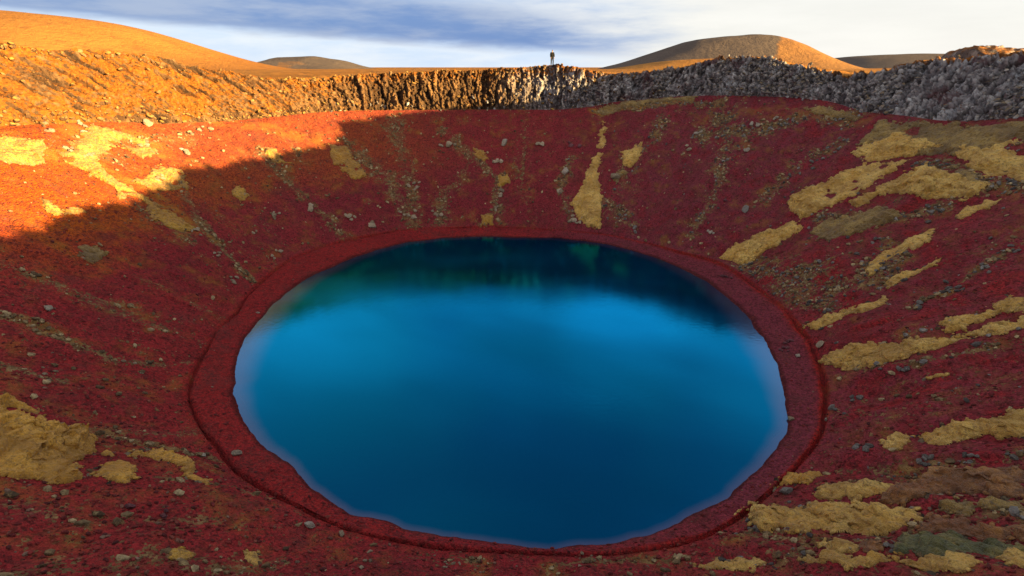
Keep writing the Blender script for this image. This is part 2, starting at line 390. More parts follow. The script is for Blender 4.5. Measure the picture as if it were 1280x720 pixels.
ol = ol+.04+.12*sm(-.2, -.9, sph)[None]+.10*sm(.1, .6, nzA)+.34*sm(.12, .5, streak)
edge = np.clip((jj-j_s0+4)/8., 0, 1)
ol *= edge
inT = ((jj >= nW) & (jj < j_s0+3)).astype(float)
tt = (jj-nW)/nT
purple = inT*sm(.0, .7, cph)[None]*1.15*(tt < .78)+(jj > j_s0)*sm(.0, .8, cph)[None]*.8*sm(-.4, .3, nzA+.15)+(jj > j_s0)*.35*sm(.1,.7,sph)[None]
lip = inT*sm(-.1, .6, cph)[None]*np.exp(-((tt-.86)/.12)**2)*(.75+nzA*1.2)+inT*(1-sm(-.3, .3, cph))[None]*.35
orange = (jj > j_s0)*sm(-.05, -.6, cph)[None]*sm(-.35, .05, sph)[None]*sm(.26, .58, sArc/s_b[None]+nzA*.12)*.95  # painted sun tint, kept to the wall that the sun mostly reaches
dust = np.zeros(sArc.shape)
for pts, w, k in [([(-20,185),(60,195),(120,200)],26,.8),([(90,165),(170,170),(200,190)],20,.6),([(120,210),(190,240),(240,285)],16,.7),([(270,150),(340,160),(400,180)],14,.5),([(740,138),(860,124)],8,.9),([(880,150),(1000,140),(1080,150)],14,.35)]:
    dust = np.maximum(dust, k*sm(-.1, .7, band(pts, w)+nzA*.5))
wet = inT*sm(.16, .03, tt+.06*nzA)*.8
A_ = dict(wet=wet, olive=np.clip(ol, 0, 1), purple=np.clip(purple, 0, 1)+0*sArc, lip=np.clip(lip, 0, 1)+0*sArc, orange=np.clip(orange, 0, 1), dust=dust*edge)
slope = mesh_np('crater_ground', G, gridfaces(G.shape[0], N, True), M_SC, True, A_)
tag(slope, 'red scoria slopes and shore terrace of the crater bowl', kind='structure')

# ---- cliff band
base = G[-1]
K = np.linspace(0, 1, nC+1)[:, None]
prof = K**1.0
Cl = base[None]+np.stack([ctx_[None]*prof, cty_[None]*prof, rel[None]*K], -1)
nrm2 = rownorm(Cl)
inw = -np.stack([cph, sph, 0*phi], -1)[None]
nrm2 = np.where(((nrm2*inw).sum(-1, keepdims=True)) < 0, -nrm2, nrm2)
dg = np.where(deg < -90, deg+360, deg)
right = psmooth(sm(80, 55, dg)*1., 20)[None]; left = psmooth(sm(112, 138, dg)*1., 20)[None]; cen = np.clip(1-right-left, 0, 1)
hgt = rel[None]*K
Rc = 44.
cy = np.stack([cph[None]*Rc+0*hgt, sph[None]*Rc+0*hgt, hgt], -1)
warp = np.stack([fbm(cy, 1.5, 3, 61), fbm(cy, 1.5, 3, 62), fbm(cy, 1.5, 3, 63)], -1)*.35
def lean(P, k):                                         # shear along the bearing so ribs lean
    th = phi[None]+P[..., 2]*k/Rc
    return np.stack([np.cos(th)*Rc, np.sin(th)*Rc, P[..., 2]], -1)
wA = worley((cy+warp)*np.array([1.75, 1.75, .42]), 5)      # columns
wB = worley((cy+warp)*np.array([1.9, 1.9, 1.6]), 9)     # blocks
wD = worley((cy+warp)*np.array([3.9, 3.9, 3.2]), 15)     # small blocks
cyl2 = lean(cy+warp, -1.0)
wC = worley(cyl2*np.array([1.1, 1.1, .33]), 13)           # leaning ribs of the left bank
big = fbm(cy*np.array([1, 1, .5]), 4.5, 4, 71)
tap = np.clip(K*nC/5, 0, 1)*np.clip((1.02-K)*nC/10, .35, 1)
dA = np.minimum(wA[1]*1.6, .4)-.3+(wA[2]-.5)*.9
dB = np.minimum(wB[1]*1.3, .32)-.25+(wB[2]-.5)*.75
dC = (.5-wC[0])*.75+(wC[2]-.5)*.55-.3*np.exp(-(wC[1]/.10)**2)
dD = np.minimum(wD[1]*.8, .16)-.1+(wD[2]-.5)*.42
rgR = 1-np.abs(fbm(lean(cy+warp*.6, .8)*np.array([1, 1, .42]), 1.05, 5, 141, .58))*3.2
rgL = 1-np.abs(fbm(lean(cy+warp*.6, -1.0)*np.array([1, 1, .38]), 1.0, 5, 145, .58))*3.2
wE = worley((cy+warp*1.3)*np.array([.62, .62, .13]), 25)
crk = np.exp(-(wE[1]/.07)**2)
disp = cen*(dA*.65+dB*.5)+cen*((wE[2]-.5)*.6-crk*.35)+right*(dB*.50+dD*.6+rgR*.42)+left*(dC*.35+dB*.12+rgL*.40)+dD*(.7-.4*left)+big*.55+fbm(cy, .3, 3, 81, .6)*.20
Cl = Cl+nrm2*(disp*tap)[..., None]*(.85-.22*cen)[..., None]
Cl[..., 2] += (dD*.5+dB*.35+fbm(cy, 1.3, 3, 88)*.25)*sm(.75, 1, K)*(.5+.5*right)
gap = cen*np.minimum(np.minimum(wA[1], wB[1]*1.6), wE[1]*.9)+right*np.minimum(np.clip(rgR-.05, 0, 1), wD[1]*1.6)+left*np.clip(.02+rgL*.6, 0, 1)
cell = cen*(wA[2]*.6+wD[2]*.4)+right*(wB[2]*.3+wD[2]*.7)+left*(wD[2]*.6+wC[2]*.4)
big2 = fbm(cy, 3.0, 4, 91)
grassy = np.clip(left*(.62+.6*big2)+cen*(sm(.55, 1., K)*.75+.12+.2*big2)+right*(sm(.84, 1., K)*.9+.28*big2-.03), 0, 1.2)
dgr = sm(95, 78, dg)[None]
cliff = mesh_np('rocky_rim', Cl, gridfaces(nC+1, N, True), M_CL, True, dict(grey=np.clip(dgr+0*K, 0, 1), grassy=grassy, gap=gap, cell=np.clip(cell, 0, 1)))
tag(cliff, 'band of jagged volcanic rock round the top of the crater', kind='structure')

# ---- plain beyond the rim, out to the horizon
Cn = (np.roll(Cl[-1], 2, 0)+Cl[-1]*2+np.roll(Cl[-1], -2, 0))/4
rt_ = np.hypot(Cl[-1, :, 0]-C[0], Cl[-1, :, 1]-C[1]); P_rows = [Cl[-1]]
dist = np.concatenate([np.linspace(.12, 8, 44), np.geomspace(8.6, 4200, 60)])
for d in dist:
    k = sm(0, 26, d)
    zrim = Cl[-1, :, 2]*math.exp(-d/.5)+(zt-.10)*(1-math.exp(-d/.5))
    z = zrim*(1-k)+14.9*k
    q = np.stack([C[0]+cph*(rt_+d), C[1]+sph*(rt_+d), z], -1)
    q[:, 2] += fbm(q, 1.2, 4, 51)*.16*sm(0, 1, d)*(1-.6*sm(20, 60, d))+fbm(q, 14, 3, 52)*min(d/30, 1)*.5
    if d > 200: q[:, 2] = q[:, 2]*.5+7.45
    P_rows.append(q)
PG = np.stack(P_rows, 0)
M_PLAIN = plainmat('golden_grass_plain', (.38, .155, .03), (.28, .11, .02), (.12, .055, .02), .05)
plain = mesh_np('grass_plain', PG, gridfaces(len(P_rows), N, True), M_PLAIN, True)
tag(plain, 'golden grass plain beyond the crater rim', kind='structure')

# ------------------------------------------------------------------ lake
def water_mat():
    t = NT('lake_water')
    e = t.attr('shore_dist')
    o = t.co
    wind = t.noise(1., 3, .5, co=t.scale(o, (.05, .11, 1)))
    wind2 = t.noise(1., 2, .5, co=t.scale(o, (.035, .06, 1)), w=5.)
    deep = t.mix(t.mr(wind2, .4, .62), (.001, .007, .036), (.0, .027, .044))
    shal = t.mix(t.noise(.1, 2), (.14, .085, .13), (.09, .09, .14))
    body = t.mix(t.mr(e, 0, 2.1, .5, 0), deep, shal)
    n1 = t.bump(t.noise(1., 3, .6, co=t.scale(o, (2.2, 5, 1))), .010, .35)
    dif = t.n('ShaderNodeBsdfDiffuse'); t.put(dif.inputs['Color'], body)
    gl = t.n('ShaderNodeBsdfGlossy'); t.put(gl.inputs['Color'], t.mix(t.mr(e, 0, 2.2, .5, 0), (.004, .345, .80), (.22, .32, .62))); t.put(gl.inputs['Roughness'], t.mr(wind, .35, .65, .09, .17)); t.l(n1, gl.inputs['Normal'])
    fr = t.n('ShaderNodeFresnel'); fr.inputs['IOR'].default_value = 1.33
    mx = t.n('ShaderNodeMixShader'); patch = t.noise(1., 3, .5, co=t.scale(t.rot(o, .5), (.04, .09, 1)), w=9.)
    t.l(t.math('MULTIPLY', t.math('MULTIPLY', fr.outputs[0], 6.1), t.mr(patch, .34, .66, .80, 1.22), True), mx.inputs[0]); t.l(dif.outputs[0], mx.inputs[1]); t.l(gl.outputs[0], mx.inputs[2])
    t.l(mx.outputs[0], t.out.inputs[0]); return t.m
nr = 60; V = []; E_ = []
shelf = (1+5.5*np.clip(-sph, 0, 1)**3+.9*np.clip(sph, 0, 1)**2)[::5]        # the shallow shelf is widest at the two sides
for k in range(nr+1):
    t_ = (k/nr); rr = r_sh[::5]*t_*1.02
    V.append(np.stack([C[0]+cph[::5]*rr, C[1]+sph[::5]*rr, 0*rr], -1)); E_.append(np.clip((r_sh[::5]-rr)*shelf, 0, 9))
V = np.stack(V); water = mesh_np('lake_water', V, gridfaces(nr+1, N//5, True)[:, ::-1], water_mat(), True, dict(shore_dist=np.stack(E_)))
tag(water, 'still blue crater lake filling the bottom of the bowl', kind='structure')

# ------------------------------------------------------------------ moss mats: thick cushions lying on the slope
def inside(X, Y, poly):
    r = np.zeros(X.shape, bool); n = len(poly)
    for k in range(n):
        x0, y0 = poly[k]; x1, y1 = poly[(k+1) % n]
        c = ((y0 > Y) != (y1 > Y)) & (X < (x1-x0)*(Y-y0)/((y1-y0) or 1e-9)+x0); r ^= c
    return r
def moss_mat(pts, mat, th, label, group=None, rag=.34, holes=0.):
    j, i = hit(sum(a[0] for a in pts)/len(pts), sum(a[1] for a in pts)/len(pts))
    st = min(max(PZ[j, i]*1.3/F, .045), .11)
    q = [chart(*a) for a in pts]
    xs = [a[0] for a in q]; ys = [a[1] for a in q]
    X, Y = np.meshgrid(np.arange(min(xs)-.8, max(xs)+.8, st), np.arange(min(ys)-.8, max(ys)+.8, st))
    d = np.full(X.shape, 99.)
    for a, b in zip(q, q[1:]+q[:1]): d = np.minimum(d, seg_d(X, Y, *a, *b)[0])
    d = np.where(inside(X, Y, q), d, -d)
    P, n = unchart(X, Y)
    sz = min(max(xs)-min(xs), max(ys)-min(ys))
    rg = min(rag, sz*.22)
    aa = fbm(P, 1.1, 5, 101, .6); bb = fbm(P, .38, 4, 107, .6)
    cc = fbm(P, .16, 2, 109, .6)
    d = d+aa*rg*1.9+bb*rg*1.3+cc*min(rg, .14)*.2-.02
    if holes: d = np.minimum(d, (holes_t(P)+.62-holes)*1.6)
    w = max(th*2.4, .35)
    pf = 1-worley(P*np.array([1.5, 1.5, 1.5]), 33)[0]
    pf2 = 1-worley(P*4.2, 37)[0]
    h = th*np.clip(d/w, 0, 1)**.7*(.30+.62*pf+.42*pf2+.5*aa+.35*bb)
    h = np.where(d > 0, np.maximum(h, .015), -.12)
    up = np.gradient(P, axis=0); up /= np.linalg.norm(up, axis=-1, keepdims=True)+1e-9
    P = P+n*h[..., None]-up*(np.clip(h, 0, 9)*np.clip(d*2., 0, 1)*.28)[..., None]
    EDGM.setdefault(mat.name, []).extend([(a_, b_) for a_, b_ in zip(P[(d > -.50) & (d < .04)], n[(d > -.50) & (d < .04)])][::2])
    EDGE.extend([(a_, b_) for a_, b_ in zip(P[(d > -.10) & (d < 0)], n[(d > -.10) & (d < 0)])])
    keep = d > -st*1.6
    r, c = X.shape; idx = np.arange(r*c).reshape(r, c)
    kf = keep[:-1, :-1] & keep[:-1, 1:] & keep[1:, 1:] & keep[1:, :-1]
    Fq = np.stack([idx[:-1, :-1], idx[:-1, 1:], idx[1:, 1:], idx[1:, :-1]], -1)[kf]
    if not len(Fq): return None
    used = np.unique(Fq); mp = np.full(r*c, -1); mp[used] = np.arange(len(used))
    o = mesh_np('moss_mat', P.reshape(-1, 3)[used], mp[Fq], mat, True, dict(edge_shade=np.clip(1-d/min(.38, max(sz*.16, .08)), 0, 1).ravel()[used]))
    return tag(o, label, 'moss', group)
EDGE = []; EDGM = {}
def holes_t(P): return -fbm(P, 2.2, 4, 131)
GR = 'moss mats on the crater slopes'
for pts, mat, th, lab, hl in [
 ([(1075,182),(1100,150),(1160,152),(1200,156),(1290,152),(1290,205),(1230,200),(1180,195),(1120,190)],M_OLV,.30,'dark olive brown moss blanket right under the grey rim rocks',.1),
 ([(1063,190),(1085,178),(1120,164),(1160,172),(1200,180),(1290,183),(1290,226),(1255,222),(1225,224),(1190,194),(1160,188),(1135,196),(1085,203)],M_GOLD,.55,'uppermost golden moss lobe running off the right of the picture below the olive blanket',.04),
 ([(983,262),(986,248),(1030,228),(1080,204),(1137,198),(1115,218),(1070,245),(1030,262),(1000,277)],M_GOLD,.50,'golden moss lobe pointing down left, tip just above the pale strip',.03),
 ([(1062,252),(1095,236),(1140,214),(1158,203),(1180,212),(1205,226),(1240,232),(1210,250),(1170,252),(1135,240),(1100,245),(1075,258)],M_GOLD,.50,'lower golden moss lobe ending in a frayed tail on the right, under the dark hollow',.05),
 ([(1160,196),(1190,196),(1222,224),(1240,236),(1215,232),(1185,214)],M_OLV,.16,'dark brown moss in the hollow between the upper and lower golden lobes',.25),
 ([(1000,276),(1007,283),(980,300),(950,318),(932,331),(897,322),(920,305),(955,291),(985,276)],M_GOLD,.34,'pale golden moss strip whose lower end touches the red shore terrace',.06),
 ([(1010,290),(1040,272),(1100,258),(1130,270),(1090,287),(1040,301),(1015,299)],M_OLV,.26,'olive speckled moss patch tucked beneath the golden lobes',.15),
 ([(1080,341),(1083,330),(1110,315),(1140,300),(1168,287),(1163,300),(1140,313),(1110,326),(1090,343)],M_GOLD,.28,'narrow slanting moss streak above the paired streaks on the right slope',.05),
 ([(1195,273),(1205,261),(1235,250),(1255,248),(1225,267),(1205,275)],M_GOLD,.32,'small slim golden moss streak alone beneath the frayed tail',0),
 ([(1006,407),(1040,392),(1075,380),(1110,369),(1113,376),(1090,386),(1060,396),(1020,413)],M_GOLD,.26,'long thin moss streak starting at the terrace edge on the right',.05),
 ([(1101,357),(1120,345),(1150,334),(1175,323),(1172,332),(1140,346),(1110,360)],M_GOLD,.24,'slim broken moss streak just above the long thin one',.1),
 ([(1032,445),(1060,436),(1100,430),(1150,423),(1200,417),(1218,422),(1170,437),(1130,446),(1090,459),(1060,463),(1035,456)],M_GOLD,.36,'broad flat moss bar reaching the terrace beside dark boulders',.04),
 ([(1177,407),(1190,395),(1230,387),(1260,384),(1240,397),(1200,414),(1183,416)],M_GOLD,.36,'spindle shaped moss cushion above the broad bar',0),
 ([(1238,380),(1260,371),(1290,369),(1290,385),(1262,388),(1243,387)],M_GOLD,.36,'rounded moss cushion cut by the right picture edge',0),
 ([(1217,416),(1250,403),(1290,398),(1290,410),(1240,421)],M_GOLD,.33,'golden moss wedge leaning against the spindle shaped cushion',0),
 ([(1150,473),(1170,466),(1190,462),(1188,469),(1165,475)],M_GOLD,.20,'little moss sliver below the broad bar',0),
 ([(1100,559),(1112,546),(1135,538),(1145,546),(1130,562),(1110,565)],M_GOLD,.34,'short moss lump beside a dark rock cluster on the lower right slope',0),
 ([(1146,546),(1180,535),(1230,529),(1262,514),(1290,513),(1290,546),(1255,547),(1235,541),(1200,551),(1170,557)],M_GOLD,.42,'ragged moss ridge widening towards the right picture edge',.05),
 ([(975,606),(985,592),(1005,587),(1026,590),(1026,599),(1010,606)],M_YEL_BR,.34,'isolated yellow green moss cushion next to the terrace on the lower right',0),
 ([(1013,617),(1050,608),(1110,604),(1133,607),(1110,619),(1060,627),(1020,624)],M_GOLD,.30,'thin pale moss finger left of the orange brown mass',.04),
 ([(1100,628),(1140,612),(1130,600),(1180,597),(1230,589),(1290,591),(1290,627),(1240,624),(1200,617),(1160,624),(1120,634)],M_ORG,.45,'orange brown moss mass at the right edge above the dark olive hollow',0),
 ([(1165,641),(1200,622),(1290,627),(1290,638),(1210,643)],M_OLV,.22,'dark olive moss in the hollow under the orange brown mass',.1),
 ([(928,642),(955,632),(975,640),(1010,633),(1080,634),(1150,643),(1170,650),(1150,664),(1100,668),(1060,669),(1000,669),(965,665),(940,657)],M_GOLD,.48,'long fat moss roll in the lower right with a brown notch',.05),
 ([(1150,645),(1200,648),(1290,660),(1290,684),(1240,682),(1200,674),(1150,668)],M_ORG,.34,'rusty orange moss sheet behind the green patch',.05),
 ([(1025,681),(1050,675),(1075,684),(1065,692),(1030,692)],M_GOLD,.30,'oval moss cushion below the long fat roll',0),
 ([(1070,680),(1095,676),(1110,684),(1095,692),(1075,690)],M_ORG,.22,'small brown moss pad between oval cushion and dark rocks',0),
 ([(985,702),(1010,694),(1080,695),(1150,697),(1220,699),(1290,694),(1290,712),(1210,714),(1130,707),(1040,706),(1000,708)],M_GOLD,.36,'long low moss bar along the bottom right of the picture',.04),
 ([(862,708),(900,702),(962,701),(940,709),(880,712)],M_GOLD,.18,'faint thin moss line at the bottom near the centre right',.15),
 ([(1115,684),(1140,664),(1190,667),(1240,678),(1290,681),(1290,694),(1200,696),(1140,694)],M_GRN,.28,'only greenish moss patch, at the bottom right corner',.05),
 ([(-60,505),(0,510),(20,517),(50,527),(90,537),(127,548),(120,560),(90,578),(102,597),(75,607),(50,602),(0,598),(-60,590)],M_YEL_BR,.62,'big yellow moss mound at the left picture edge',0),
 ([(-40,492),(0,497),(30,504),(57,515),(50,521),(20,512),(0,508),(-40,504)],M_YEL_BR,.30,'thin yellow moss roll just above the big yellow mound',0),
 ([(128,567),(160,567),(200,561),(230,571),(250,587),(237,592),(210,580),(180,575),(140,572)],M_YEL_BR,.30,'curved yellow moss finger right of the big mound',.05),
 ([(112,592),(150,580),(182,588),(160,602),(130,600)],M_YEL_BR,.16,'patchy yellow moss under the curved finger',.3),
 ([(238,592),(262,600),(258,608),(243,602)],M_YEL_BR,.16,'tiny moss pad below the tip of the curved finger',0),
 ([(-40,168),(0,170),(40,171),(57,180),(50,205),(10,202),(-40,198)],M_YEL,.35,'bright sunlit yellow moss patch at the upper left edge',.2),
 ([(72,195),(108,160),(150,160),(195,188),(180,199),(150,182),(120,198),(132,215),(165,235),(172,247),(150,240),(108,216)],M_YEL,.30,'ragged sunlit moss under the left golden bank',.36),
 ([(168,226),(200,208),(226,213),(237,235),(217,242),(200,240)],M_YEL,.28,'sunlit moss whose lower corner meets the shadow line',.25),
 ([(148,240),(180,247),(220,268),(242,284),(233,294),(208,282),(178,264),(148,251)],M_YEL,.26,'slanting moss streak crossing the shadow line on the left',.12),
 ([(331,184),(345,187),(364,203),(355,207),(337,196)],M_YEL,.24,'little moss flame on the shadow line left of centre',0),
 ([(408,177),(430,183),(452,205),(458,223),(440,224),(418,201)],M_YEL,.24,'ragged yellow green moss below the tip of the sunlit wedge',.18),
 ([(43,244),(60,249),(75,261),(100,261),(110,265),(90,271),(66,269),(48,258)],M_YEL,.24,'tick shaped moss patch in the sunlit red slope',.05),
 ([(90,319),(105,308),(120,311),(134,318),(118,332),(105,324)],M_OLV,.18,'small mossy tuft alone in the shaded left slope',.2),
 ([(283,235),(300,230),(310,245),(300,252)],M_YEL,.18,'faint moss spot in shade between two boulder bands',.1),
 ([(752,153),(761,155),(752,190),(749,225),(753,245),(751,284),(733,286),(718,268),(713,257),(730,225),(742,190)],M_GOLD,.30,'long vertical moss strip on the far wall widening downwards',.12),
 ([(776,190),(800,178),(799,200),(785,212),(777,202)],M_GOLD,.30,'squarish moss patch to the right of the long vertical strip',.08),
 ([(765,222),(779,208),(782,216),(770,232)],M_OLV,.22,'small moss tail beneath the squarish patch',.1),
 ([(592,185),(601,187),(612,198),(604,203),(594,196)],M_YEL,.24,'tiny yellow moss tuft high on the far wall left of centre',0),
 ([(620,222),(636,217),(640,231),(624,234)],M_YEL,.26,'small yellow moss tuft midway down the far wall',0),
 ([(601,270),(616,268),(616,281),(601,282)],M_YEL,.24,'small yellow moss tuft low on the far wall by the shore',0),
 ([(742,139),(760,130),(800,124),(872,119),(866,127),(800,133),(758,146)],M_OLV,.22,'brown moss ribbon along the foot of the rim right of centre',.1),
 ([(985,136),(1030,132),(1085,146),(1070,152),(1020,142)],M_OLV,.20,'thin brown moss ribbon under the rim at the right',.15),
 ([(211,691),(225,687),(242,695),(228,703),(214,700)],M_YEL,.14,'small moss tuft left of the other one at the bottom left',0),
 ([(303,690),(318,691),(327,700),(320,707),(308,698)],M_GOLD,.14,'small pinkish tan moss tuft at the bottom left, nearer the lake',0),
]:
    moss_mat(pts, mat, th, lab, GR, holes=hl*1.2)

# ------------------------------------------------------------------ stones
def ico(sub):
    bm = bmesh.new(); bmesh.ops.create_icosphere(bm, subdivisions=sub, radius=1)
    v = np.array([x.co[:] for x in bm.verts]); f = np.array([[y.index for y in x.verts] for x in bm.faces]); bm.free(); return v, f
def rock_shape(sub, seed, flat=.72, cuts=9, rough=.12):
    v, f = ico(sub); r = np.random.default_rng(seed)
    v = v+.0
    for k in range(cuts):
        n = r.normal(size=3); n /= np.linalg.norm(n); h = r.uniform(.5, .85)
        d = v@n; v = v-np.clip(d-h, 0, 9)[:, None]*n*.93
    v = v*(1+rough*fbm(v+seed*7.1, .55, 3, seed))[:, None]
    v = v*np.array([1.08, r.uniform(.75, 1.), flat])
    return v, f
def frame_at(n):
    z = n/np.linalg.norm(n); x = np.cross([0, 1, .1], z); x /= np.linalg.norm(x); return np.stack([x, np.cross(z, x), z], 1)
TINY = [rock_shape(1, k, .7, 6, .25) for k in range(12)]
MED = [rock_shape(2, 40+k, .75, 9, .2) for k in range(10)]
def scatter(name, spots, tpl, mat, label, cat, smooth=False):
    """spots: list of (pos, normal, radius)"""
    VV, FF = [], []; b = 0
    for (P, n, r) in spots:
        v, f = tpl[random.randrange(len(tpl))]
        a = random.uniform(0, 2*PI); ca, sa = math.cos(a), math.sin(a)
        Rz = np.array([[ca, -sa, 0], [sa, ca, 0], [0, 0, 1]])
        sc = np.array([random.uniform(.8, 1.3), random.uniform(.7, 1.1), random.uniform(.7, 1.15)])
        w = (v*sc*r)@Rz.T@frame_at(n).T+P+n*r*.25
        VV.append(w); FF.append(f+b); b += len(v)
    o = mesh_np(name, np.concatenate(VV), np.concatenate(FF), mat, smooth)
    return tag(o, label, cat, kind='stuff')
OLg = A_['olive']
vis = (PX > -30) & (PX < 1310) & (PY > 100) & (PY < 745)
def pick(w, n):
    w = np.where(vis, w, 0).ravel(); w = w/w.sum()
    k = rng.choice(len(w), n, p=w); return k//N, k % N
area = (PZ*0+1)*np.hypot(G[..., 0]-C[0], G[..., 1]-C[1])      # cells grow with the radius
def spots(w, n, r0, r1, pw=3., inT_ok=False):
    j, i = pick(w*area*((jj > j_s0+2) if not inT_ok else (jj > nW+3)), n); out = []
    for a, b in zip(j, i):
        ip = rng.uniform(0, 1); P = G[a, b]*(1-ip)+G[a, (b+1) % N]*ip
        out.append((P, Gn[a, b], r0+(r1-r0)*rng.uniform()**pw))
    return out
near = np.clip(30/np.nan_to_num(PZ, nan=99), .25, 2.5)
scatter('lichen_gravel', spots(sm(.42, .95, OLg+nzA*.3)+.03, 6500, .04, .20, 3.2), TINY, M_TAN, 'olive and tan lichen crusted stones in bands down the red slopes', 'gravel')
scatter('scoria_gravel', spots((near**2)*(.25+0*OLg)*np.where(jj < j_s0+2, .35, 1), 15000, .025, .10, 3.4, True), TINY, M_RED, 'loose red scoria pebbles over the slopes and terrace', 'gravel')
sideR = sm(.1, .7, cph)[None]+0*OLg
random.shuffle(EDGE)
LEAF = [rock_shape(1, 90+k, .45, 3, .5) for k in range(10)]
for mt_ in (M_GOLD, M_YEL, M_YEL_BR, M_OLV, M_ORG):
    L_ = EDGM.get(mt_.name, []); random.shuffle(L_)
    scatter('moss_tufts', [(a_, b_, .035+.11*random.random()**2.4) for a_, b_ in L_[:6000 if mt_ is M_GOLD else 2200]], LEAF, mt_, 'loose %s tufts scattered where the mats thin out into the gravel' % mt_.name.replace('_', ' '), 'moss', True)
scatter('mat_edge_gravel', [(a_, b_, .04+.15*random.random()**2.5) for a_, b_ in EDGE[:7000:2]], TINY, M_DRK, 'dark and tan stones packed along the rims of the moss mats', 'gravel')
scatter('grey_gravel', spots(sideR*(sm(.35, .8, OLg)+.02), 1600, .05, .20), TINY, M_GREY, 'grey stones strewn over the right hand slope', 'gravel')
# rubble on the rim
Cnm = nrm2; CX, CY, CZ = proj(Cl)
visC = (CX > -20) & (CX < 1300)
def cspots(w, n, r0, r1, pw=2.):
    w = np.where(visC, w, 0).ravel(); w = w/w.sum(); k = rng.choice(len(w), n, p=w); out = []
    for q in k:
        a, b = q//N, q % N; out.append((Cl[a, b]+0., Cnm[a, b], r0+(r1-r0)*rng.uniform()**pw))
    return out
z0 = 0*Cl[..., 0]
scatter('rim_rubble', cspots(right*sm(1.0, .93, K)*sm(-.35, .25, big)+cen*.03*sm(.6, 0, K)+z0, 2600, .05, .28, 3), MED, M_RUBB, 'grey lava rubble heaped along the rim', 'rubble')
scatter('bank_rubble', cspots(left*(.05+.9*np.exp(-(K/.12)**2)+.7*np.exp(-((K-.93)/.07)**2)*(big2 > -.1))+cen*(.06+.25*sm(.8, 1, K))+z0, 1300, .05, .26, 3), MED, M_RUBL, 'brown and tan stones on the golden bank and columns', 'rubble')

# boulders one by one
BOULD = []
for mt, tn in ((M_BO_P, 'p'), (M_BO_T, 't'), (M_BO_G, 'g'), (M_BO_M, 'm')):
    for k in range(5):
        v, f = rock_shape(3, 200+k, .72, 11, .16)
        me = bpy.data.meshes.new('boulder'); me.from_pydata(v.tolist(), [], f.tolist()); me.materials.append(mt)
        me.polygons.foreach_set('use_smooth', [False]*len(f)); BOULD.append((tn, me))
def boulder(px, py, size, kind, label, group=None, sink=.25):
    j, i = hit(px, py); P = G[j, i]; n = Gn[j, i]; r = size*PZ[j, i]/F/2*.92
    me = random.choice([m for t, m in BOULD if t == kind])
    o = link(bpy.data.objects.new('boulder', me)); o.location = Vector(P+n*r*.35)
    R = frame_at(n)
    from mathutils import Matrix
    o.rotation_euler = (Matrix(R.tolist()) @ Matrix.Rotation(random.uniform(0, 6.28), 3, 'Z')).to_euler()
    o.scale = (r*random.uniform(.95, 1.15), r*random.uniform(.85, 1.05), r*random.uniform(.8, 1.05))
    tag(o, label, 'boulder', group)
one = [(60,387,11,'p','whitish boulder alone on the shaded left slope above the lichen band'),(296,569,14,'p','pale boulder on the inner edge of the terrace at the lower left of the lake'),
 (254,569,8,'p','small round pale boulder on the scree beside the terrace, lower left'),(385,658,15,'p','chunky grey white boulder near the bottom below the lake, left of centre'),(425,668,12,'t','tan boulder just right of the chunky grey white one at the bottom'),
 (323,392,5,'p','tiny white stone on the left terrace at the water edge'),(987,524,10,'t','orange tan stone at the right water edge'),(1031,524,7,'p','small white stone on the red lip of the right terrace'),
 (1025,432,12,'t','pale stone against the terrace lip at the tip of the broad moss bar'),(1144,638,10,'p','pinkish pale stone in front of the orange brown moss mass'),(982,616,18,'g','dark lichen spotted rock under the isolated moss cushion'),
 (966,614,14,'t','tan rock at the terrace lip beside the dark lichen spotted rock'),(183,155,15,'t','boulder sticking out at the foot of the golden bank, upper left'),(632,179,11,'p','pale round boulder high on the far wall left of centre'),
 (707,215,13,'p','pale boulder left of the long vertical moss strip, upper of two'),(770,221,13,'t','dark topped boulder below the squarish moss patch'),(932,262,13,'g','grey boulder above the pale golden strip near the terrace'),
 (160,635,14,'m','flat pinkish rock on the lower left slope'),(910,700,8,'t','small tan stone at the bottom right of centre')]
for px, py, s, k, lab in one: boulder(px, py, s, k, lab, 'boulders on the crater slopes')
